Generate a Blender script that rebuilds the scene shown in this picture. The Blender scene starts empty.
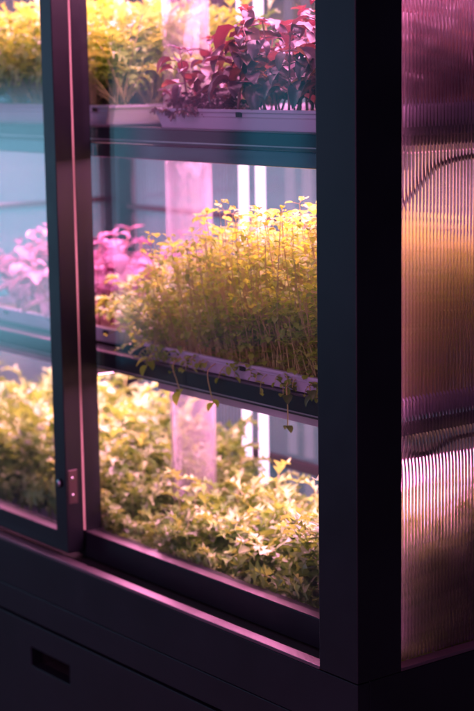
import bpy, math, random
from mathutils import Vector, Matrix
random.seed(7)
S = bpy.context.scene
COL = S.collection
PI = math.pi
U = random.uniform

# ------------------------------------------------------------------ helpers
class MB:
    """collects geometry for ONE mesh object"""
    def __init__(s): s.v = []; s.f = []; s.sm = []
    def add(s, vs, fs, smooth=False):
        o = len(s.v); s.v += [tuple(p) for p in vs]
        s.f += [tuple(i + o for i in f) for f in fs]; s.sm += [smooth] * len(fs)
    def box(s, x0, x1, y0, y1, z0, z1):
        if x0 > x1: x0, x1 = x1, x0
        v = [(x0,y0,z0),(x1,y0,z0),(x1,y1,z0),(x0,y1,z0),(x0,y0,z1),(x1,y0,z1),(x1,y1,z1),(x0,y1,z1)]
        s.add(v, [(0,3,2,1),(4,5,6,7),(0,1,5,4),(1,2,6,5),(2,3,7,6),(3,0,4,7)])
    def frame_xz(s, o, i, y0, y1):
        """rectangular frame in the xz plane: outer o=(x0,x1,z0,z1), opening i"""
        def r(q): return [(q[0],q[2]),(q[1],q[2]),(q[1],q[3]),(q[0],q[3])]
        O, I = r(o), r(i); vs = []
        for y in (y0, y1):
            vs += [(a, y, b) for a, b in O] + [(a, y, b) for a, b in I]
        fs = []
        for k in range(4):
            n = (k + 1) % 4
            fs += [(k, n, 4+n, 4+k), (8+n, 8+k, 12+k, 12+n), (n, k, 8+k, 8+n), (4+k, 4+n, 12+n, 12+k)]
        s.add(vs, fs)
    def tube(s, pts, rad, n=8, smooth=True, cap=True):
        pts = [Vector(p) for p in pts]
        if not hasattr(rad, '__len__'): rad = [rad] * len(pts)
        vs = []; fs = []
        for i, p in enumerate(pts):
            d = (pts[min(i+1, len(pts)-1)] - pts[max(i-1, 0)])
            d = d.normalized() if d.length > 1e-9 else Vector((0,0,1))
            a = d.cross(Vector((0.31, 0.2, 0.93)) if abs(d.z) < .9 else Vector((1, 0.1, 0))).normalized(); b = d.cross(a)
            for k in range(n):
                t = 2*PI*k/n
                vs.append(p + (a*math.cos(t) + b*math.sin(t))*rad[i])
        for i in range(len(pts)-1):
            for k in range(n):
                m = (k+1) % n
                fs.append((i*n+k, i*n+m, (i+1)*n+m, (i+1)*n+k))
        if cap:
            fs.append(tuple(range(n))[::-1]); fs.append(tuple((len(pts)-1)*n + k for k in range(n)))
        s.add(vs, fs, smooth)
    def build(s, name, mat, parent=None, bevel=0, seg=2):
        me = bpy.data.meshes.new(name); me.from_pydata(s.v, [], s.f)
        me.polygons.foreach_set('use_smooth', s.sm); me.update()
        o = bpy.data.objects.new(name, me); COL.objects.link(o)
        me.materials.append(mat)
        if parent is not None: o.parent = parent
        if bevel:
            b = o.modifiers.new('bevel', 'BEVEL'); b.width = bevel; b.segments = seg; b.limit_method = 'ANGLE'; b.harden_normals = False
        return o

def thing(name, label, cat, loc=(0,0,0), rz=0, group=None):
    o = bpy.data.objects.new(name, None); COL.objects.link(o)
    o.location = loc; o.rotation_euler = (0, 0, rz); o.empty_display_size = .02
    o['label'] = label; o['category'] = cat
    if group: o['group'] = group
    return o

def mat(name):
    m = bpy.data.materials.new(name); m.use_nodes = True
    nt = m.node_tree; nt.nodes.clear()
    out = nt.nodes.new('ShaderNodeOutputMaterial')
    return m, nt, out

def N(nt, typ, **kw):
    n = nt.nodes.new(typ)
    for k, v in kw.items():
        if k in n.inputs.keys() if isinstance(k, str) else False: n.inputs[k].default_value = v
        else: setattr(n, k, v)
    return n

def principled(nt, col, rough=.5, metal=0, spec=.5):
    p = nt.nodes.new('ShaderNodeBsdfPrincipled')
    p.inputs['Base Color'].default_value = (*col, 1); p.inputs['Roughness'].default_value = rough
    p.inputs['Metallic'].default_value = metal; p.inputs['Specular IOR Level'].default_value = spec
    return p

def noise(nt, scale, detail=3, stretch=None):
    tc = nt.nodes.new('ShaderNodeTexCoord'); n = nt.nodes.new('ShaderNodeTexNoise')
    n.inputs['Scale'].default_value = scale; n.inputs['Detail'].default_value = detail
    if stretch:
        mp = nt.nodes.new('ShaderNodeMapping'); mp.inputs['Scale'].default_value = stretch
        nt.links.new(tc.outputs['Object'], mp.inputs[0]); nt.links.new(mp.outputs[0], n.inputs['Vector'])
    else: nt.links.new(tc.outputs['Object'], n.inputs['Vector'])
    return n

def ramp(nt, src, stops):
    r = nt.nodes.new('ShaderNodeValToRGB'); e = r.color_ramp.elements
    while len(e) > 1: e.remove(e[-1])
    e[0].position = stops[0][0]; e[0].color = (*stops[0][1], 1)
    for p, c in stops[1:]:
        q = e.new(p); q.color = (*c, 1)
    nt.links.new(src, r.inputs[0]); return r

def paint(name, col, rough, metal=0, bump=.05, spec=.5, var=.25, sc=(1,1,1)):
    m, nt, out = mat(name); p = principled(nt, col, rough, metal, spec)
    n = noise(nt, 9, 5, sc)
    r = ramp(nt, n.outputs['Fac'], [(.3, tuple(c*(1-var) for c in col)), (.7, tuple(c*(1+var) for c in col))])
    nt.links.new(r.outputs[0], p.inputs['Base Color'])
    mr = nt.nodes.new('ShaderNodeMapRange'); mr.inputs[3].default_value = rough*.85; mr.inputs[4].default_value = min(1, rough*1.2)
    n3 = noise(nt, 35, 6, sc); nt.links.new(n3.outputs['Fac'], mr.inputs[0]); nt.links.new(mr.outputs[0], p.inputs['Roughness'])
    if bump:
        n2 = noise(nt, 1400, 2); b = nt.nodes.new('ShaderNodeBump'); b.inputs['Strength'].default_value = bump; b.inputs['Distance'].default_value = .0004
        nt.links.new(n2.outputs['Fac'], b.inputs['Height']); nt.links.new(b.outputs[0], p.inputs['Normal'])
    nt.links.new(p.outputs[0], out.inputs[0]); return m

M_BLACK = paint('powder_coat_black', (.006, .0075, .011), .34, spec=.32)
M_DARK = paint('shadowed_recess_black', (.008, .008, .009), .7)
M_LEDGE = paint('satin_ledge', (.14, .10, .122), .36, .6)
M_BAR = paint('brushed_dark_bar', (.10, .10, .11), .22, .8, sc=(1, 12, 30))
M_LIP = paint('bare_aluminium_lip', (.42, .42, .43), .35, .6)
M_FELT = paint('brush_seal_felt', (.55, .38, .32), .9)
M_WHITE = paint('white_tray_plastic', (.50, .50, .60), .34, 0, .02, .5, .04)
M_HOUS = paint('lamp_housing', (.5, .5, .5), .4)
M_FLOORP = paint('cabinet_floor_panel', (.34, .33, .34), .45)
M_CABLE = paint('cable_rubber', (.012, .012, .012), .5)
M_STEEL = paint('lock_steel', (.55, .56, .58), .25, 1)
M_MAT = paint('growing_mat_fibre', (.32, .24, .17), .95, 0, .6)
M_ROOMFLOOR = paint('room_floor', (.12, .12, .125), .55)

def glass_mat():
    m, nt, out = mat('clear_glass')
    t = nt.nodes.new('ShaderNodeBsdfTransparent'); t.inputs[0].default_value = (.95, .97, .97, 1)
    g = nt.nodes.new('ShaderNodeBsdfGlossy'); g.inputs['Roughness'].default_value = .015
    f = nt.nodes.new('ShaderNodeFresnel'); 
    gg = nt.nodes.new('ShaderNodeNewGeometry'); io = nt.nodes.new('ShaderNodeMapRange'); io.inputs[3].default_value = 1.5; io.inputs[4].default_value = 1/1.5
    nt.links.new(gg.outputs['Backfacing'], io.inputs[0]); nt.links.new(io.outputs[0], f.inputs[0])
    mx = nt.nodes.new('ShaderNodeMixShader')
    nt.links.new(f.outputs[0], mx.inputs[0]); nt.links.new(t.outputs[0], mx.inputs[1]); nt.links.new(g.outputs[0], mx.inputs[2])
    nt.links.new(mx.outputs[0], out.inputs[0]); return m
M_GLASS = glass_mat()

def ribbed_mat(name, dif, tint, rough=.04):
    m, nt, out = mat(name)
    r = nt.nodes.new('ShaderNodeBsdfGlass'); r.inputs['Color'].default_value = (*tint, 1); r.inputs['Roughness'].default_value = rough; r.inputs['IOR'].default_value = 1.5
    d = nt.nodes.new('ShaderNodeBsdfDiffuse'); d.inputs[0].default_value = (.75, .75, .78, 1)
    tl = nt.nodes.new('ShaderNodeBsdfTranslucent'); tl.inputs[0].default_value = (.75, .75, .78, 1)
    a = nt.nodes.new('ShaderNodeMixShader'); a.inputs[0].default_value = .5
    nt.links.new(d.outputs[0], a.inputs[1]); nt.links.new(tl.outputs[0], a.inputs[2])
    mx = nt.nodes.new('ShaderNodeMixShader'); mx.inputs[0].default_value = dif
    nt.links.new(r.outputs[0], mx.inputs[1]); nt.links.new(a.outputs[0], mx.inputs[2])
    nt.links.new(mx.outputs[0], out.inputs[0]); return m
M_RIB = ribbed_mat('ribbed_polycarbonate', .06, (1, .90, .96))  # pink of the lamp light put into the panel tint
M_RIBBACK = ribbed_mat('ribbed_polycarbonate_milky', .05, (1, 1, 1), .1)

def tube_mat():
    m, nt, out = mat('misted_acrylic')
    t = nt.nodes.new('ShaderNodeBsdfTransparent')
    d = nt.nodes.new('ShaderNodeBsdfDiffuse'); d.inputs[0].default_value = (.85, .82, .88, 1)
    g = nt.nodes.new('ShaderNodeBsdfGlossy'); g.inputs['Roughness'].default_value = .12
    lw = nt.nodes.new('ShaderNodeLayerWeight'); lw.inputs[0].default_value = .22
    n = noise(nt, 260, 4, (1, 1, .35)); mr = nt.nodes.new('ShaderNodeMapRange')
    mr.inputs[1].default_value = .3; mr.inputs[2].default_value = .7; mr.inputs[3].default_value = .04; mr.inputs[4].default_value = .15
    nt.links.new(n.outputs['Fac'], mr.inputs[0])
    ad = nt.nodes.new('ShaderNodeMath'); ad.operation = 'ADD'; ad.use_clamp = True
    pw = nt.nodes.new('ShaderNodeMath'); pw.operation = 'POWER'; pw.inputs[1].default_value = 1.6
    nt.links.new(lw.outputs['Facing'], pw.inputs[0])
    nt.links.new(pw.outputs[0], ad.inputs[0]); nt.links.new(mr.outputs[0], ad.inputs[1])
    a = nt.nodes.new('ShaderNodeMixShader'); a.inputs[0].default_value = .3
    nt.links.new(d.outputs[0], a.inputs[1]); nt.links.new(g.outputs[0], a.inputs[2])
    mx = nt.nodes.new('ShaderNodeMixShader')
    nt.links.new(ad.outputs[0], mx.inputs[0]); nt.links.new(t.outputs[0], mx.inputs[1]); nt.links.new(a.outputs[0], mx.inputs[2])
    nt.links.new(mx.outputs[0], out.inputs[0]); return m
M_TUBE = tube_mat()

def emit(name, col, st):
    m, nt, out = mat(name); e = nt.nodes.new('ShaderNodeEmission'); e.inputs[0].default_value = (*col, 1); e.inputs[1].default_value = st
    nt.links.new(e.outputs[0], out.inputs[0]); return m
PINK = (1.0, .30, .60)
M_LED = emit('grow_lamp_pink', PINK, 30.0)
M_LEDB = emit('grow_lamp_pink_low', PINK, 36.0)
M_LEDT = emit('grow_lamp_pink_top', PINK, 34.0)
M_CORNERFILL = emit('added_corner_fill_pink', PINK, 14.0)  # glow of the unseen fill tube added at the front corner
M_VT = emit('tube_lamp_white', (1.0, .58, .84), 3.2)

def leaf_mat(name, stops, back, trans=.35, rough=.42, spec=.5, vein=.0):
    m, nt, out = mat(name)
    p = principled(nt, stops[0][1], rough, 0, spec)
    g = nt.nodes.new('ShaderNodeNewGeometry')
    oi = nt.nodes.new('ShaderNodeObjectInfo')
    n = noise(nt, 45, 4)
    a = nt.nodes.new('ShaderNodeMath'); a.operation = 'MULTIPLY_ADD'; a.inputs[1].default_value = .55; 
    nt.links.new(g.outputs['Random Per Island'], a.inputs[0])
    b = nt.nodes.new('ShaderNodeMath'); b.operation = 'MULTIPLY'; b.inputs[1].default_value = .55
    nt.links.new(n.outputs['Fac'], b.inputs[0]); nt.links.new(b.outputs[0], a.inputs[2])
    c = nt.nodes.new('ShaderNodeMath'); c.operation = 'MULTIPLY_ADD'; c.inputs[1].default_value = .14
    nt.links.new(oi.outputs['Random'], c.inputs[0]); nt.links.new(a.outputs[0], c.inputs[2])
    sb = nt.nodes.new('ShaderNodeMath'); sb.operation = 'SUBTRACT'; sb.inputs[1].default_value = .1; nt.links.new(c.outputs[0], sb.inputs[0])
    r = ramp(nt, sb.outputs[0], stops)
    nt.links.new(r.outputs[0], p.inputs['Base Color'])
    n2 = noise(nt, 220, 3); bp = nt.nodes.new('ShaderNodeBump'); bp.inputs['Strength'].default_value = .35; bp.inputs['Distance'].default_value = .0015
    nt.links.new(n2.outputs['Fac'], bp.inputs['Height']); nt.links.new(bp.outputs[0], p.inputs['Normal'])
    t = nt.nodes.new('ShaderNodeBsdfTranslucent'); r2 = ramp(nt, sb.outputs[0], back); nt.links.new(r2.outputs[0], t.inputs[0])
    mx = nt.nodes.new('ShaderNodeMixShader'); mx.inputs[0].default_value = trans
    nt.links.new(p.outputs[0], mx.inputs[1]); nt.links.new(t.outputs[0], mx.inputs[2])
    nt.links.new(mx.outputs[0], out.inputs[0]); return m

L_MICRO = leaf_mat('microgreen_leaf', [(.08,(.04,.09,.03)),(.2,(.14,.25,.03)),(.5,(.31,.50,.05)),(.95,(.50,.68,.14))], [(.2,(.35,.55,.03)),(.8,(.62,.70,.06))], .52)
L_BASIL = leaf_mat('purple_basil_leaf', [(.1,(.015,.006,.014)),(.45,(.042,.012,.032)),(.75,(.10,.035,.07)),(.95,(.20,.12,.04))], [(.2,(.16,.02,.04)),(.65,(.30,.07,.05)),(.92,(.75,.34,.05))], .28, .33, .8)
L_PINKB = leaf_mat('pale_basil_leaf', [(.15,(.09,.03,.08)),(.5,(.24,.11,.20)),(.85,(.52,.34,.44))], [(.2,(.4,.12,.25)),(.8,(.6,.3,.4))], .3, .4)
L_MIZ = leaf_mat('feathery_leaf', [(.1,(.025,.08,.02)),(.35,(.10,.23,.035)),(.6,(.23,.42,.07)),(.9,(.46,.60,.28))], [(.2,(.25,.45,.04)),(.8,(.48,.6,.08))], .3, .36, .7)
L_PARS = leaf_mat('lobed_leaf', [(.1,(.10,.24,.03)),(.45,(.26,.54,.07)),(.85,(.46,.74,.22))], [(.2,(.5,.65,.05)),(.8,(.75,.82,.1))], .4, .33, .9)
def stem_mat(name, a, b):
    m, nt, out = mat(name); p = principled(nt, a, .45); n = noise(nt, 30, 3)
    r = ramp(nt, n.outputs['Fac'], [(.35, a), (.65, b)]); nt.links.new(r.outputs[0], p.inputs['Base Color'])
    p.inputs['Subsurface Weight'].default_value = .0
    nt.links.new(p.outputs[0], out.inputs[0]); return m
ST_PALE = stem_mat('pale_stem', (.50,.52,.16), (.58,.42,.16))
ST_PURP = stem_mat('purple_stem', (.22,.05,.10), (.35,.14,.12))
ST_GREEN = stem_mat('green_stem', (.36,.44,.14), (.5,.5,.22))

# ------------------------------------------------------------------ cabinet
XL = -1.06; D = .44; TOP = .86
cab = thing('growing_cabinet', 'dark metal indoor growing cabinet with sliding glass doors, lit shelves and ribbed side walls', 'cabinet', (0, 0, 0))
def bx(name, m, b, parent=cab, bev=.0008):
    k = MB()
    for q in (b if isinstance(b, list) else [b]): k.box(*q)
    return k.build(name, m, parent, bev)
# posts
bx('corner_post', M_BLACK, (-.06, 0, 0, .06, -.0030, TOP), bev=.0010)
bx('corner_post', M_BLACK, (-.06, 0, D-.06, D, .0009, TOP))
bx('corner_post', M_BLACK, (XL-.02, XL+.04, D-.04, D, .0009, TOP))
bx('corner_post', M_BLACK, (XL-.02, XL+.04, 0, .016, .0009, TOP))
bx('roof_panel', M_BLACK, (XL-.02, 0, 0, D, TOP+.001, TOP+.03))
# base
rail = bx('base_rail', M_BLACK, (XL-.02, 0, 0, .0160, -.0622, -.0042), bev=.0006)
bx('ledge', M_LEDGE, (XL-.02, -.0604, .0001, .0150, -.0040, .0002), bev=.0009)
bx('base_rail', M_BLACK, (XL-.02, 0, 0, .0160, -.0990, -.0632), bev=.0009)
bx('track', M_DARK, (XL, -.02, .0152, .078, -.03, -.010))
# side base panel and its ledge
bx('side_base_panel', M_BLACK, (-.0142, 0, .0163, D, -.40, -.0035))
bx('side_base_panel', M_BLACK, (XL-.02, XL-.004, .0165, D, -.40, -.0005))
bx('ledge', M_LEDGE, (-.0155, 0, .0602, D-.061, -.003, .0007), bev=.0006)
bx('base_floor', M_FLOORP, (XL, -.0165, .0785, D-.003, -.034, -.028), bev=0)
bx('back_base_panel', M_BLACK, (XL, -.0145, D-.012, D, -.40, -.036))
# drawer with handle slot
dr = MB(); dr.frame_xz((XL-.015, -.045, -.395, -.1035), (-.651, -.5560, -.1620, -.1360), .0008, .018)
drawer = dr.build('drawer', M_BLACK, cab, .0009)
h = MB(); X0, X1, Z0, Z1 = -.6515, -.5555, -.1625, -.1355
h.add([(X0,.0175,Z0),(X1,.0175,Z0),(X1,.0175,Z1),(X0,.0175,Z1),(X0,.05,Z0),(X1,.05,Z0),(X1,.05,Z1),(X0,.05,Z1)],
      [(4,5,6,7),(0,4,7,3),(5,1,2,6),(0,1,5,4),(7,6,2,3)])
h.build('handle_recess', M_DARK, drawer)
lv = MB(); lv.box(-.60, -.585, .040, .049, -.155, -.142); lv.build('latch', M_BAR, drawer, .0005)
bx('base_panel', M_BLACK, (-.0425, 0, .0002, .0160, -.395, -.1000))
bx('plinth', M_DARK, [(XL, -.02, .03, D-.02, -.46, -.402)])
# sliding doors
DT = TOP - .004
def door(x0, x1, y0, y1, z0, lip, sl, sr, gy):
    k = MB(); k.frame_xz((x0, x1, z0, DT), (x0+sl, x1-sr, lip, DT-.03), y0, y1)
    d = k.build('sliding_door', M_BLACK, cab, .0009)
    g = MB(); g.box(x0+sl-.001, x1-sr+.001, gy, gy+.003, lip-.001, DT-.029); g.build('glass_pane', M_GLASS, d)
    return d
left = door(XL+.001, -.578, .018, .0425, .0035, .0290, .027, .0268, .0300)
right = door(-.605, -.045, .0455, .0700, -.0060, .0272, .0270, .030, .0585)
k = MB(); k.box(-.5798, -.5782, .0428, .0452, .03, DT-.03); k.build('brush_seal', M_FELT, left)
for (d, x0, x1, gy, lip) in ((left, XL+.028, -.6048, .030, .029), (right, -.578, -.075, .0585, .0272)):
    k = MB(); k.box(x0, x1, gy-.0125 if d is left else gy-.0125, gy, lip+.0002, lip+.0009); k.build('rail_lip', M_LEDGE, d)
# lock on left door
k = MB(); k.tube([(-.592, .0182, .0935), (-.592, .0155, .0935)], [.0058, .0054], 24); k.build('lock_cylinder', M_BLACK, left, .0004)
k = MB(); k.tube([(-.592, .0156, .0935), (-.592, .0148, .0935)], [.0040, .0038], 24)
k.box(-.5926, -.5914, .0140, .0150, .0910, .0960); k.build('lock_core', M_STEEL, left)
k = MB(); k.box(-.6045, -.5785, .0178, .01815, .0785, .1120); k.build('lock_plate', M_BLACK, left, .0002)
k = MB(); k.box(-.5785, -.5772, .0215, .0345, .068, .1115); k.build('strike_plate', paint('strike_plate_metal', (.10,.06,.07), .3, .6), left, .0004)
for z in (.1005, .0785):
    k = MB(); k.tube([(-.5773, .0270, z), (-.5766, .0270, z), (-.5762, .0270, z)], [.0026, .0023, .0010], 16); k.build('screw', M_STEEL, left)
# ribbed walls
def ribbed(name, axis, pos, a0, a1, z0, z1, m, out_sign, pitch=.0048, amp=.0011, th=.0028, parent=cab):
    k = MB(); n = int((a1-a0)/pitch*10); vs = []; fs = []
    for i in range(n+1):
        a = a0 + (a1-a0)*i/n; ph = ((a-a0)/pitch) % 1
        w = amp*(4*ph*(1-ph))           # convex scallops
        for z in (z0, z1):
            for q in (pos + out_sign*w, pos - out_sign*th):
                vs.append((q, a, z) if axis == 'x' else (a, q, z))
    for i in range(n):
        b = i*4; c = b+4      # order: z0 out, z0 in, z1 out, z1 in
        fs += [(b, c, c+2, b+2), (c+1, b+1, b+3, c+3), (b+2, c+2, c+3, b+3), (b+1, c+1, c, b)]
    fs += [(0, 2, 3, 1), (n*4, n*4+1, n*4+3, n*4+2)]
    flip = (axis == 'x') == (out_sign < 0)
    if flip: fs = [f[::-1] for f in fs]
    k.add(vs, fs, False)
    o = k.build(name, m, parent)
    for i, p in enumerate(o.data.polygons): p.use_smooth = (i < n*4 and i % 4 == 0)
    return o
ribbed('side_panel', 'x', -.0172, .0605, D-.0605, .0012, TOP-.002, M_RIB, 1)
ribbed('side_panel', 'x', XL-.004, .0170, D-.0405, .0012, TOP-.002, M_RIBBACK, -1, .008, .0014, .003)
ribbed('back_panel', 'y', D-.010, XL+.0405, -.0605, -.026, TOP-.002, M_RIBBACK, 1, .008, .0014, .003)
bx('side_rail', M_BAR, (XL+.001, XL+.008, .02, D-.042, .405, .414))
bx('side_rail', M_BAR, (XL+.001, XL+.008, .02, D-.042, .690, .699))
bx('back_rail', M_DARK, (XL+.041, -.065, D-.026, D-.016, .045, .060))
bx('back_rail', M_DARK, (XL+.041, -.065, D-.026, D-.016, .395, .402))

# shelves
SH = [(.234, .256), (.523, .541), (.802, .824)]
for i, (z0, z1) in enumerate(SH):
    b = MB(); b.box(XL+.012, -.036, .080, .100, z0, z1)
    sh = b.build('shelf', M_BLACK, cab, .0008)
    k = MB(); k.box(-.490, -.031, .1005, .368, z0+.006, z1-.002); k.build('shelf_board', M_BLACK, sh)
    k = MB(); k.box(XL+.012, -.605, .1005, .368, z0+.006, z1-.002); k.build('shelf_board', M_BLACK, sh)
    k = MB(); k.box(XL+.012, -.036, .0790, .0868, z1+.0003, z1+.0022); k.build('shelf_lip', M_LEDGE, sh, .0003)
    k = MB(); k.box(XL+.013, -.031, .0786, .0797, z0+.0030, z0+.0044); k.build('edge_trim', M_LIP, sh)
    k = MB(); k.box(-.50, -.60, .385, .399, z0, z1); k.build('rear_crosspiece', M_BLACK, sh)
    if i == 1:
        k = MB(); k.box(XL+.013, -.037, .082, .096, .5045, .5215); k.build('light_rail', M_BAR, sh, .0012)
    for j, (x0, x1) in enumerate(((-.478, (-.105, -.080, -.062)[i]), (-1.035, -.615))):
        g = MB(); g.box(x0, x1, .094, .325, z0-.012, z0-.0005)
        hs = g.build('grow_light', M_HOUS, cab)
        g = MB(); g.box(x0+.006, x1-.006, .099, .319, z0-.0136, z0-.0122); g.build('diffuser', M_LEDT if i == 2 else M_LED if i == 1 else M_LEDB, hs)
# vertical lamps at the back
for x, r in ((-.6768, .0068), (-.6384, .0068)):
    k = MB(); k.tube([(x, .385, -.02), (x, .385, .80)], r, 20); t = k.build('tube_lamp', M_VT, cab)
    k = MB(); k.tube([(x, .385, -.0278), (x, .385, -.0205)], r+.002, 20); k.build('lamp_socket', M_HOUS, t)
k = MB(); k.tube([(-.030, .0746, .012), (-.030, .0746, .79)], .0034, 12); t = k.build('added_corner_fill', M_CORNERFILL, cab)  # unseen fill tube added behind the post to brighten tray ends
k = MB(); k.tube([(-.036, D-.052, -.02), (-.036, D-.052, .79)], .006, 12); k.build('added_corner_fill', emit('added_corner_fill_rear', PINK, 12.0), cab)  # second unseen fill, added to light the plants' right side
for z in (.004, .792):
    k = MB(); k.box(-.035, -.025, .0706, .0786, z, z+.006); k.build('lamp_socket', M_HOUS, t)  # sockets made up for the added front fill tube
# clear riser tube
k = MB(); cx, cy, r = -.5590, .205, .0300
n = 48; vs = []; fs = []
for z in (.052, .84):
    for q in (r, r-.003):
        for i in range(n): a = 2*PI*i/n; vs.append((cx+q*math.cos(a), cy+q*math.sin(a), z))
for i in range(n):
    j = (i+1) % n
    fs += [(i, j, 2*n+j, 2*n+i), (n+j, n+i, 3*n+i, 3*n+j), (j, i, n+i, n+j), (2*n+i, 2*n+j, 3*n+j, 3*n+i)]
k.add(vs, fs, True); k.build('acrylic_duct', M_TUBE, cab)
# cables seen through the side panel
def smooth_path(pts, n=6):
    P = [Vector(p) for p in pts]; P = [P[0]*2-P[1]] + P + [P[-1]*2-P[-2]]; out = []
    for i in range(1, len(P)-2):
        for s in range(n):
            t = s/n; a, b, c, d = P[i-1], P[i], P[i+1], P[i+2]
            out.append(.5*((2*b) + (c-a)*t + (2*a-5*b+4*c-d)*t*t + (3*b-a-3*c+d)*t**3))
    out.append(P[-2]); return out
for pts in ([(-.026,.064,.455),(-.027,.086,.477),(-.027,.099,.487),(-.027,.113,.498),(-.027,.127,.508),(-.027,.152,.514),(-.028,.20,.517),(-.028,.3,.517)],
            [(-.026,.066,.262),(-.027,.074,.246),(-.027,.086,.231),(-.027,.094,.223),(-.027,.108,.218),(-.027,.126,.218),(-.027,.143,.223),(-.027,.165,.228),(-.027,.20,.228),(-.028,.30,.227)]):
    k = MB(); k.tube(smooth_path(pts), .0027, 10); k.build('cable', M_CABLE, cab)

# ------------------------------------------------------------------ trays
def tray(x0, x1, y0, y1, zb, zt, label, slots=(), slant=.012):
    t = thing('growing_tray', label, 'tray', ((x0+x1)/2, (y0+y1)/2, zb))
    ox, oy, oz = (x0+x1)/2, (y0+y1)/2, zb
    k = MB(); H = zt-zb
    def ring(ix, iy, z): 
        a, b, c, d = x0+ix-ox, x1-ix-ox, y0+iy-oy, y1-iy-oy; ch = .006
        return [(a+ch,c,z),(b-ch,c,z),(b,c+ch,z),(b,d-ch,z),(b-ch,d,z),(a+ch,d,z),(a,d-ch,z),(a,c+ch,z)]
    rings = [ring(slant, .003, 0.0005), ring(slant*.35, .0012, H*.62), ring(slant*.33, .0002, H*.66), ring(.002, .0004, H-.004), ring(-.002, -.002, H-.0035), ring(-.002, -.002, H), ring(.004, .004, H), ring(.008, .006, H-.004), ring(.013, .009, H-.012)]
    vs = [p for r_ in rings for p in r_]; fs = []
    for i in range(len(rings)-1):
        for q in range(8): fs.append((i*8+q, i*8+(q+1) % 8, (i+1)*8+(q+1) % 8, (i+1)*8+q))
    fs.append(tuple(range(8))[::-1]); fs.append(tuple((len(rings)-1)*8+q for q in range(8)))
    k.add(vs, fs); k.build('tray_body', M_WHITE, t, .0006)
    k = MB(); nx, ny = 26, 14; vs = []; fs = []
    for i in range(nx+1):
        for j in range(ny+1):
            vs.append((x0+.015+(x1-x0-.03)*i/nx-ox, y0+.011+(y1-y0-.022)*j/ny-oy, H-.009+U(-.0015, .0022)))
    for i in range(nx):
        for j in range(ny): a = i*(ny+1)+j; fs.append((a, a+ny+1, a+ny+2, a+1))
    k.add(vs, fs, True); k.build('growing_mat', M_MAT, t)
    for sx in slots:
        k = MB(); k.box(sx-.0042-ox, sx+.0042-ox, y0-.0026-oy, y0+.003-oy, H-.0085, H-.0030); k.build('rim_slot', M_DARK, t)
    return t
tray(-.462, -.040, .083, .350, .5412, .566, 'white tray of purple basil on the upper shelf, nearest the corner post', (-.427, -.29, -.15))
tray(-1.02, -.602, .118, .350, .5412, .567, 'white tray of tall yellow-green herbs on the upper shelf behind the door stile', (-.98, -.64))
tray(-.492, -.040, .083, .350, .2588, .279, 'white tray packed with microgreens on the middle shelf, nearest the corner post', (-.440, -.29, -.15))
tray(-1.02, -.603, .125, .350, .2562, .277, 'white tray of pale pink leafy plants on the middle shelf behind the door stile', (-.90, -.64))
tray(-.490, -.040, .152, .365, -.0280, .0095, 'white tray of feathery salad greens on the cabinet floor, nearest the corner post')
tray(-1.02, -.565, .110, .340, -.0280, .0095, 'white tray of tall feathery salad greens on the cabinet floor behind the door stile')

# ------------------------------------------------------------------ plants
def leaf(M, base, d, up, L, W, curl=.8, prof='ovate', n=7, cup=.25, ripple=0, twist=0, lean=0):
    """a leaf blade: rows along the midrib, five columns across"""
    d = Vector(d).normalized(); up = Vector(up); side = d.cross(up).normalized(); up = side.cross(d).normalized()
    p = Vector(base); vs = []; fs = []; cols = [-1, -.5, 0, .5, 1]
    for i in range(n+1):
        t = i/n
        if prof == 'ovate': w = math.sin(PI*min(1, t**.75))**.8 if 0 < t < 1 else 0.02
        elif prof == 'round': w = math.sqrt(max(0.0004, 1-(2*t-1)**2))
        elif prof == 'feather': w = (math.sin(PI*(.08+.9*t**.9))**.8)*(U(.7, 1.15) if i % 2 else .34)*(1 if 0 < i < n else .15)
        elif prof == 'lobed': w = (math.sin(PI*(.06+.9*t))**.6)*(1 if i % 2 else .55)*(1 if 0 < i < n else .12)
        w = w*W/2
        fwd = (L/n*.9 if i % 2 else 0) if prof in ('feather', 'lobed') else 0
        jl, jr = (U(.6, 1.2), U(.6, 1.2)) if prof in ('feather', 'lobed') else (1, 1)
        for c in cols:
            q = p + side*(c*w*(jl if c < 0 else jr)) + up*(abs(c)**1.5*w*cup*2) + d*(fwd*abs(c))
            if ripple: q += up*U(-ripple, ripple)*abs(c)
            vs.append(q)
        a = -curl/n
        rot = Matrix.Rotation(a, 3, side); d2 = rot @ d
        # side x up orientation: rotate towards gravity
        d = d2; up = rot @ up
        if twist:
            rt = Matrix.Rotation(twist/n, 3, d); side = rt @ side; up = rt @ up
        p = p + d*(L/n)
    for i in range(n):
        for c in range(4):
            a = i*5+c; fs.append((a, a+1, a+6, a+5))
    M.add(vs, fs, True)

def arc(base, d, L, droop, n=6):
    p = Vector(base); d = Vector(d).normalized(); pts = [p.copy()]
    for i in range(n):
        d = (d + Vector((0, 0, -droop/n))).normalized(); p = p + d*(L/n); pts.append(p.copy())
    return pts, d

def rdir(az, el): return Vector((math.cos(az)*math.cos(el), math.sin(az)*math.cos(el), math.sin(el)))

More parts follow.
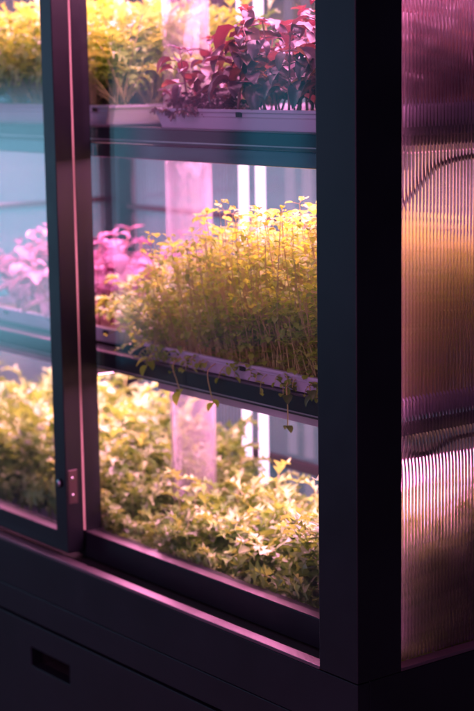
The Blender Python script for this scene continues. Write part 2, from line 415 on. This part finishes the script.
def basil_variant(h, nn, big, prof='ovate', spread=.35):
    st, lf = MB(), MB()
    az0 = U(0, 2*PI); lean = rdir(U(0, 2*PI), U(1.2, 1.5))
    pts, d = arc((0,0,0), lean, h, U(-.1, .15), 6)
    st.tube(pts, [.0019, .0018, .0016, .0015, .0013, .0011, .0008], 6)
    for i in range(nn):
        t = .25 + .75*(i+1)/nn; k = min(6, int(t*6)); p = pts[k]; az = az0 + i*PI/2 + U(-.4, .4)
        sz = big*(1.0 if i < nn-1 else .65)*U(.75, 1.15)*(.7 + .5*math.sin(PI*min(1, t*.8)))
        for s in (0, PI):
            a = az+s+U(-.3, .3); el = U(-.1, .7); dd = rdir(a, el)
            pl = sz*U(.3, .5); pp, pd = arc(p, dd, pl, .2, 3); st.tube(pp, .0008, 5)
            leaf(lf, pp[-1], pd, (0,0,1), sz*U(.85, 1.2), sz*U(.64, .85), U(.3, 1.9), prof, 9, U(.02, .35), sz*.035, U(-.4, .4))
    for q in range(3):
        leaf(lf, pts[-1], rdir(az0+q*2.1, U(.5, 1.2)), (0,0,1), big*U(.3,.5), big*.25, .8, prof, 6, .25)
    return st, lf

def rosette_variant(n, Lr, Wf, prof, stalk, el_rng, kind):
    st, lf = MB(), MB()
    for i in range(n):
        az = 2*PI*i/n*2.618 + U(-.4, .4); el = U(*el_rng); L = U(*Lr)
        b = (U(-.008, .008), U(-.008, .008), 0)
        if kind == 'feather':
            pts, d = arc(b, rdir(az, el), L*stalk, .35, 5); st.tube(pts, [.0017,.0016,.0014,.0013,.0012,.001], 5)
            leaf(lf, pts[-1], d, (0,0,1), L*(1-stalk)*1.1, L*Wf*U(.7, 1.15), U(.9, 2.6), 'feather', random.choice((11, 13, 15)), U(.05, .4), L*.035, U(-1.1, 1.1))
            for s in range(2):
                kk = random.choice((2, 3, 4)); a2 = az + random.choice((-1, 1))*U(.5, 1.1)
                leaf(lf, pts[kk], rdir(a2, U(.1, .7)), (0,0,1), L*.28, L*Wf*.55, U(.6, 1.5), 'feather', 11, .2, L*.015)
        else:
            pts, d = arc(b, rdir(az, el), L, .35, 6); st.tube(pts, [.0015,.0015,.0014,.0013,.0012,.001,.0008], 5)
            for s in range(5):
                a2 = az + (s-2)*.75; sz = Wf*U(.75, 1.25)
                leaf(lf, pts[-1] if s not in (0, 4) else pts[-2], rdir(a2, U(-.1, .6)), (0,0,1), sz, sz*.8, U(.4, 1.6), 'lobed', 9, .2, sz*.05, U(-.4, .4))
    return st, lf

def frond_variant(n, Lr, el_rng, stalk=.35, wl=.26, pairs=6, droop=.9):
    """fronds: a drooping rachis with pairs of small toothed leaflets"""
    st, lf = MB(), MB()
    for i in range(n):
        az = 2*PI*i/n*2.618 + U(-.4, .4); el = U(*el_rng); L = U(*Lr); m = 10
        pts, d = arc((U(-.008, .008), U(-.008, .008), 0), rdir(az, el), L, droop*U(.5, 1.3), m)
        st.tube(pts, [.0016 - .0011*k/m for k in range(m+1)], 4)
        tip = (pts[-1]-pts[-2]).normalized()
        for q in range(pairs):
            t = stalk + (1-stalk)*(q+.3)/pairs; f = t*m; k = min(m-1, int(f)); p = pts[k].lerp(pts[k+1], f-k)
            dd = (pts[k+1]-pts[k]).normalized(); side = dd.cross(Vector((0,0,1)))
            side = side.normalized() if side.length > .05 else Vector((math.sin(az), -math.cos(az), 0))
            sz = L*wl*math.sin(PI*(.22+.62*q/pairs))*U(.7, 1.2)
            for sg in (-1, 1):
                v = dd*U(.5, 1.0) + side*sg + Vector((0,0,U(-.25, .45)))
                leaf(lf, p, v, (0,0,1), sz, sz*U(.55, .85), U(.2, 1.9), 'feather', random.choice((5, 7)), U(.0, .5), sz*.07, U(-.8, .8))
        leaf(lf, pts[-1], tip, (0,0,1), L*wl*.8, L*wl*.7, U(.4, 1.4), 'feather', 7, .3, L*.012)
    return st, lf

def make_plant(name, label, cat, group, variant, ms, ml):
    t = thing(name, label, cat, (0,0,0), 0, group)
    variant[0].build('stem', ms, t); variant[1].build('foliage', ml, t)
    return t
def dup(root):
    r = root.copy(); COL.objects.link(r)
    for ch in list(root.children):
        c = ch.copy(); COL.objects.link(c); c.parent = r
    return r
def scatter(protos, spots):
    used = set()
    for i, (x, y, z, s) in enumerate(spots):
        p = protos[i % len(protos)]
        o = p if id(p) not in used else dup(p)
        used.add(id(p))
        o.location = (x, y, z); o.rotation_euler = (U(-.08, .08), U(-.08, .08), U(0, 2*PI)); o.scale = (s, s, s*U(.92, 1.08))

# purple basil, upper shelf front tray
G = 'purple basil plants crowded in the upper front tray'
pr = [make_plant('basil_plant', 'dark purple basil plant with glossy broad leaves in the upper front tray', 'basil', G,
      basil_variant(U(.094, .122), 9, .028), ST_PURP, L_BASIL) for _ in range(6)]
spots = []
for i in range(12):
    for j in range(5):
        x = -.412 + i*.033 + U(-.014, .014); y = .106 + j*.052 + U(-.012, .012)
        s = U(.86, 1.05)*(.78 if i == 0 else .88 if i == 1 else .96 if i == 2 else 1.02)
        spots.append((x, y, .556, s))
scatter(pr, spots)
# low curled dark seedlings at the tray's left end
G2 = 'small curly dark seedlings at the left end of the upper front tray'
pr = [make_plant('seedling', 'small curly dark red seedling low over the left rim of the upper front tray', 'seedling', G2,
      rosette_variant(9, (.022, .036), .014, 'lobed', .5, (.4, 1.3), 'lobed'), ST_PURP, L_BASIL) for _ in range(3)]
scatter(pr, [(-.435+U(-.008,.01), .098+U(-.006,.01), .556, 1.0), (-.405, .100, .556, 1.1), (-.44, .125, .556, .9), (-.375, .100, .556, 1.0), (-.43, .155, .556, 1.1), (-.345, .098, .556, .85), (-.44, .20, .556, 1.1)])

# tall lobed herbs, upper shelf far tray
G = 'tall yellow-green herbs in the upper tray behind the door stile'
pr = [make_plant('herb_plant', 'tall yellow-green lobed-leaf herb in the upper tray behind the door stile', 'herb', G,
      frond_variant(28, (.07, .158), (.85, 1.52), .5, .24, 4, .8), ST_GREEN, L_PARS) for _ in range(4)]
spots = [(-.985 + i*.053 + U(-.012, .012), .145 + j*.06 + U(-.01, .01), .558, U(.8, 1.0)) for i in range(8) for j in range(4)]
scatter(pr, spots)

# pale pink leafy plants, middle shelf far tray
G = 'pale pink leafy plants in the middle tray behind the door stile'
pr = [make_plant('basil_plant', 'pale leafy plant glowing pink, in the middle tray behind the door stile', 'basil', G,
      basil_variant(U(.09, .125), 7, .031), ST_PURP, L_PINKB) for _ in range(5)]
G3 = 'small pale frilly greens at the right end of the middle far tray'
p3 = [make_plant('herb_plant', 'small pale frilly green at the far end of the middle tray, behind the microgreens', 'herb', G3,
      rosette_variant(18, (.05, .115), .026, 'lobed', .5, (.7, 1.5), 'lobed'), ST_GREEN, L_PARS) for _ in range(2)]
scatter(p3, [(-.618, .155, .268, .7), (-.622, .21, .268, .85), (-.62, .265, .268, .95), (-.62, .32, .268, 1.0)])
spots = [(-.99 + i*.06 + U(-.012, .012), .150 + j*.052 + U(-.01, .01), .268, U(.75, 1.05)*(.85 if i > 5 else 1)) for i in range(7) for j in range(4) if i < 6 or j > 1]
scatter(pr, spots)

# feathery salad greens on the floor
G = 'feathery salad greens in the front floor tray'
pr = [make_plant('salad_plant', 'frilly feathery salad plant crowded with its like in the front floor tray', 'salad plant', G,
      frond_variant(36, (.050, .118), (.35, 1.45), .3, .34, 5, 1.2), ST_GREEN, L_MIZ) for _ in range(5)]
spots = [(-.468 + i*.058 + U(-.012, .012), .140 + j*.062 + U(-.008, .008), -.004, U(.85, 1.05)*(1 if j < 2 else .74)) for i in range(8) for j in range(4)]
spots += [(-.455 + i*.066 + U(-.01, .01), .108 + U(-.004, .004), -.026, U(.80, .95)) for i in range(5)] + [(-.125, .112, -.026, .85)]
spots = [q for q in spots if not (q[0] > -.09 and q[1] < .165)]
tall = [make_plant('salad_plant', 'tall feathery salad plant beside the ribbed side panel in the front floor tray', 'salad plant', 'tall salad greens beside the ribbed side panel',
      frond_variant(36, (.10, .18), (.8, 1.5), .3, .2, 7, .6), ST_GREEN, L_MIZ) for _ in range(2)]
scatter(tall, [(-.098 - .035*(j % 2) + U(-.008, .008), .170 + j*.017, -.004, U(1.0, 1.12)) for j in range(11)])
scatter(pr, spots)
G = 'tall feathery salad greens in the floor tray behind the door stile'
pr = [make_plant('salad_plant', 'tall feathery salad plant with long stalks, in the floor tray behind the door stile', 'salad plant', G,
      frond_variant(34, (.075, .180), (.65, 1.5), .35, .26, 6, .9), ST_GREEN, L_MIZ) for _ in range(5)]
spots = [(-1.0 + i*.058 + U(-.012, .012), .128 + j*.056 + U(-.008, .008), -.004, U(.76, 1.0)*(.72 if i > 5 else 1)) for i in range(8) for j in range(4)]
scatter(pr, spots)

# microgreens: a dense mat nobody could count
st, lf = MB(), MB()
def sprout(x, y, z, h, lean, spread=1):
    az = U(0, 2*PI); pts, d = arc((x, y, z), (lean[0]+U(-.16, .16), lean[1]+U(-.16, .16), 1), h, U(-.1, .35), 5)
    st.tube(pts, [.0007, .0007, .0006, .0006, .0005, .0004], 3, True, False)
    lowl = (2 if y < .125 or x > -.08 or x < -.44 else 1) if random.random() < .7 else 0
    for kk, cnt in ((5, 4), (4, 3), (3, 2 if random.random() < .8 else 0), (2, lowl), (1, lowl)):
        for s in range(cnt):
            a = az + s*2.4 + kk + U(-.4, .4); sz = U(.006, .0135)*(1 if kk > 3 else .8)
            dd = rdir(a, U(-.2, .9)); q = pts[kk] + dd*sz*.7
            st.tube([pts[kk], q], .0003, 3, True, False)
            leaf(lf, q, dd, (0,0,1), sz, sz*U(.7, .95), U(.1, 1.2), 'round', 5, U(0, .3), sz*.04)
for i in range(1200):
    x = -.482 + .445*random.random(); y = .092 + .25*random.random()
    fl = (x + .482)/.445
    h = (.112 + .066*min(1, fl*2.6)**.8)*(1-.30*max(0, y-.12)/.22)*random.choice((U(.72, .98), U(.9, 1.1), U(.45, .9)))
    lx = -.35*max(0, 1-fl*6) ; ly = -.22 if y < .115 else 0
    sprout(x, y, .270, h, (lx, ly))
for i in range(170):
    x = -.486 + .450*random.random(); y = .089 + .035*random.random()**1.3
    sprout(x, y, .270, U(.03, .095), (U(-.2, .2), U(-.35, .05)))
for i in range(48):   # loose ones flopping over the front and the left end
    x = -.49 + .45*random.random()**1.5; y = .090
    pts, d = arc((x, y, .272), (U(-.5, .3), U(-1, -.4), U(.3, 1)), U(.015, .038), U(1.2, 2.6), 5)
    pts = [Vector((p.x, max(p.y, .072), p.z)) for p in pts]
    st.tube(pts, .0006, 3, True, False)
    for kk in (3, 4, 5):
        sz = U(.006, .012); leaf(lf, pts[kk], rdir(U(0, 2*PI), U(-.6, .4)), (0,0,1), sz, sz*.8, U(.2, 1), 'round', 5, .2)
for i in range(170):
    pts, d = arc((-.487+U(0,.025), .09+.23*random.random(), .272), (-1, U(-.6, .3), U(.5, 1.7)), U(.05, .115), U(.3, 1.3), 5)
    st.tube(pts, .0006, 3, True, False)
    for kk in (2, 3, 4, 5):
        for s in range(2):
            sz = U(.006, .012); leaf(lf, pts[kk], rdir(U(0, 2*PI), U(-.3, .7)), (0,0,1), sz, sz*.8, U(.2, 1), 'round', 5, .2)
mg = bpy.data.objects.new('microgreens', None); COL.objects.link(mg); mg.location = (-.266, .21, .27); mg.empty_display_size = .02
mg['label'] = 'dense yellow-green microgreens with thin stems filling the middle front tray'; mg['category'] = 'microgreens'; mg['kind'] = 'stuff'
for q in (st.build('stem', ST_PALE, mg), lf.build('foliage', L_MICRO, mg)): q.location = (.266, -.21, -.27)

# sprigs hanging over the middle shelf's front edge
def sprig(pts, leaves, label, m):
    t = thing('hanging_sprig', label, 'sprig', pts[0], 0)
    o = Vector(pts[0]); P = [p - o for p in smooth_path(pts)]
    k = MB(); k.tube(P, .0007, 5); k.build('stem', ST_PALE, t)
    k = MB()
    for (f, az, el, sz) in leaves:
        p = P[min(len(P)-1, int(f*(len(P)-1)))]; leaf(k, p, rdir(az, el), (0,0,1), sz, sz*.75, .9, 'ovate', 7, .2)
    k.build('foliage', m, t)
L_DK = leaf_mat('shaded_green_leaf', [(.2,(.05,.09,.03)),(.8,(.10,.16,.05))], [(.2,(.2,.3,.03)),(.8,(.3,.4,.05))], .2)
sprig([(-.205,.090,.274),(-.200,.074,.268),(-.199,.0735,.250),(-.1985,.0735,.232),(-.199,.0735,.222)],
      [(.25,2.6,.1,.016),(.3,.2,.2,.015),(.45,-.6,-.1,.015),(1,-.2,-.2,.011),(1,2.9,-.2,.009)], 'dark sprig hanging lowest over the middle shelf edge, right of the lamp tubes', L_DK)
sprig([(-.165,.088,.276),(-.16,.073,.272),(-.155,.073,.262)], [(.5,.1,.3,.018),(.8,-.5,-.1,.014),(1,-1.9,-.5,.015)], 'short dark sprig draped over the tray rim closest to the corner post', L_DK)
sprig([(-.345,.090,.274),(-.345,.073,.264),(-.342,.074,.240),(-.338,.0755,.227)], [(1,-1.5,-.3,.013),(.9,.3,-.4,.012)], 'thin sprig with pale leaf tips hanging in front of the acrylic duct', L_MICRO)
sprig([(-.415,.090,.274),(-.415,.073,.262),(-.410,.074,.245),(-.405,.0755,.231)], [(1,-1.5,-.7,.018),(.95,2.6,-.2,.012),(.5,3.0,.2,.012)], 'yellow-tipped sprig hanging under the middle shelf edge left of the duct', L_MICRO)
sprig([(-.462,.092,.276),(-.466,.076,.268),(-.470,.073,.255)], [(.4,3.0,.3,.018),(.7,-2.2,-.1,.020),(1,-1.6,-.6,.016),(.9,0,-.3,.014)], 'leafy sprig spilling over the left corner of the microgreens tray', L_MICRO)

# keep foliage inside the glass, the walls and the lamps: leaves press against them
bpy.context.view_layer.update()
def soft(v, lim, w, sgn):          # sgn=+1: keep v above lim, -1: keep v below lim
    e = (v - lim)*sgn
    return v if e > w else lim + sgn*w*math.exp((e - w)/w)
for o in [q for q in COL.objects if q.type == 'MESH' and q.parent and q.name.split('.')[0] in ('foliage', 'stem') and q.parent.name.split('.')[0] != 'hanging_sprig']:
    mwd = o.parent.matrix_basis @ o.matrix_basis; oz = o.parent.location.z
    P = [mwd @ v.co for v in o.data.vertices]
    zc = .216 if oz < .1 else .500 if oz < .4 else .784
    y0, y1, x0, x1 = .0655, .372, XL+.014, -.027
    if min(p.y for p in P) > y0+.02 and max(p.y for p in P) < y1-.02 and min(p.x for p in P) > x0+.02 and max(p.x for p in P) < x1-.015 and max(p.z for p in P) < zc-.01: continue
    if o.data.users > 1: o.data = o.data.copy()
    inv = mwd.inverted()
    for v, p in zip(o.data.vertices, P):
        q = Vector((soft(soft(p.x, x0, .02, 1), x1, .015, -1), soft(soft(p.y, y0, .02, 1), y1, .02, -1), soft(p.z, zc, .01, -1)))
        v.co = inv @ q
# ------------------------------------------------------------------ setting
k = MB(); k.box(-4, 3, -3.5, 4, -.50, -.462); fo = k.build('floor', M_ROOMFLOOR); fo['kind'] = 'structure'

# ------------------------------------------------------------------ world: dim blue room light with added colour patches
w = bpy.data.worlds.new('World'); S.world = w; w.use_nodes = True; nt = w.node_tree; nt.nodes.clear()
out = nt.nodes.new('ShaderNodeOutputWorld'); bg = nt.nodes.new('ShaderNodeBackground'); nt.links.new(bg.outputs[0], out.inputs[0])
tc = nt.nodes.new('ShaderNodeTexCoord'); sp = nt.nodes.new('ShaderNodeSeparateXYZ'); nt.links.new(tc.outputs['Generated'], sp.inputs[0])
def mth(op, a, b=None, c=None, clamp=False):
    n = nt.nodes.new('ShaderNodeMath'); n.operation = op; n.use_clamp = clamp
    for i, q in enumerate((a, b, c)):
        if q is None: continue
        if isinstance(q, (int, float)): n.inputs[i].default_value = q
        else: nt.links.new(q, n.inputs[i])
    return n.outputs[0]
# azimuth from -y turning towards -x, in degrees (0..180 = left half, negative = right half)
az = mth('MULTIPLY', mth('ARCTAN2', mth('MULTIPLY', sp.outputs[0], -1), mth('MULTIPLY', sp.outputs[1], -1)), 180/PI)
el = mth('MULTIPLY', mth('ARCSINE', sp.outputs[2]), 180/PI)
def sstep(v, a, b):
    n = nt.nodes.new('ShaderNodeMapRange'); n.interpolation_type = 'SMOOTHSTEP'
    nt.links.new(v, n.inputs[0]); n.inputs[1].default_value = a; n.inputs[2].default_value = b; return n.outputs[0]
def patch(a0, a1, e0, e1, sa, se, col):
    f = mth('MULTIPLY', mth('MULTIPLY', sstep(az, a0-sa, a0+sa), sstep(az, a1+sa, a1-sa)), mth('MULTIPLY', sstep(el, e0-se, e0+se), sstep(el, e1+se, e1-se)))
    v = nt.nodes.new('ShaderNodeVectorMath'); v.operation = 'SCALE'; v.inputs[0].default_value = col; nt.links.new(f, v.inputs['Scale']); return v.outputs[0]
P = [patch(57.2, 66, -9, -1.0, 2.0, 1.1, (.85, 1.95, 2.7)),       # big cool window, seen only as reflection in the left door
     patch(50.3, 52.3, -4.5, 12, .5, 1.5, (.05, .42, .68)),   # narrow cool strip reflected towards the right
     patch(52.9, 56.0, -6, 4, .5, 1.5, (.50, .13, .36)),  # magenta strip added to give the light rail a pink reflection
     patch(55.2, 56.6, -5, 12, .5, 2, (.05, .28, .42)),
     patch(-45, 6, -20, 65, 8, 10, (1.9, .68, 1.55)),  # pink fill added from the camera side for tray and leaf fronts
     patch(44, 60, -40, 30, 4, 10, (.015, .065, .15)),  # navy patch added to turn the frame's reflections blue
     patch(64, 100, -3, 30, 3, 3, (.75, 1.4, 2.2)),  # cool patch added to light the frame metal
     patch(95, 150, -30, 45, 10, 12, (.10, .235, .36))]      # grey-blue room behind the cabinet
base = nt.nodes.new('ShaderNodeCombineXYZ')
for i, v in enumerate((.006, .010, .020)): base.inputs[i].default_value = v
acc = base.outputs[0]
for p in P:
    v = nt.nodes.new('ShaderNodeVectorMath'); v.operation = 'ADD'; nt.links.new(acc, v.inputs[0]); nt.links.new(p, v.inputs[1]); acc = v.outputs[0]
nt.links.new(acc, bg.inputs[0]); bg.inputs[1].default_value = 1.0

# ------------------------------------------------------------------ camera
cd = bpy.data.cameras.new('Camera'); cam = bpy.data.objects.new('Camera', cd); COL.objects.link(cam); S.camera = cam
cd.sensor_fit = 'VERTICAL'; cd.sensor_height = 36; cd.lens = 36*1725.15/711; cd.clip_start = .05; cd.clip_end = 100
yaw, pit, rol = -.9198, .1659, -.0151
fw = Vector((math.sin(yaw)*math.cos(pit), math.cos(yaw)*math.cos(pit), -math.sin(pit)))
rt = Vector((math.cos(yaw), -math.sin(yaw), 0)); up = rt.cross(fw)
r2 = math.cos(rol)*rt + math.sin(rol)*up; u2 = -math.sin(rol)*rt + math.cos(rol)*up
mw = Matrix((r2, u2, -fw)).transposed().to_4x4(); mw.translation = Vector((1.2491, -1.0983, .6131)); cam.matrix_world = mw
cd.dof.use_dof = True; cd.dof.focus_distance = 1.80; cd.dof.aperture_fstop = 4.8; cd.dof.aperture_blades = 9

# ------------------------------------------------------------------ render settings
S.view_settings.view_transform = 'Standard'; S.view_settings.look = 'None'; S.view_settings.gamma = 1; S.view_settings.exposure = 0
S.render.engine = 'CYCLES'; c = S.cycles
c.use_denoising = True
try: c.denoiser = 'OPENIMAGEDENOISE'; c.denoising_input_passes = 'RGB_ALBEDO_NORMAL'
except Exception: pass
c.max_bounces = 12; c.transparent_max_bounces = 16; c.transmission_bounces = 10; c.diffuse_bounces = 4; c.glossy_bounces = 5
c.caustics_refractive = True; c.caustics_reflective = False; c.sample_clamp_indirect = 6; c.blur_glossy = .2
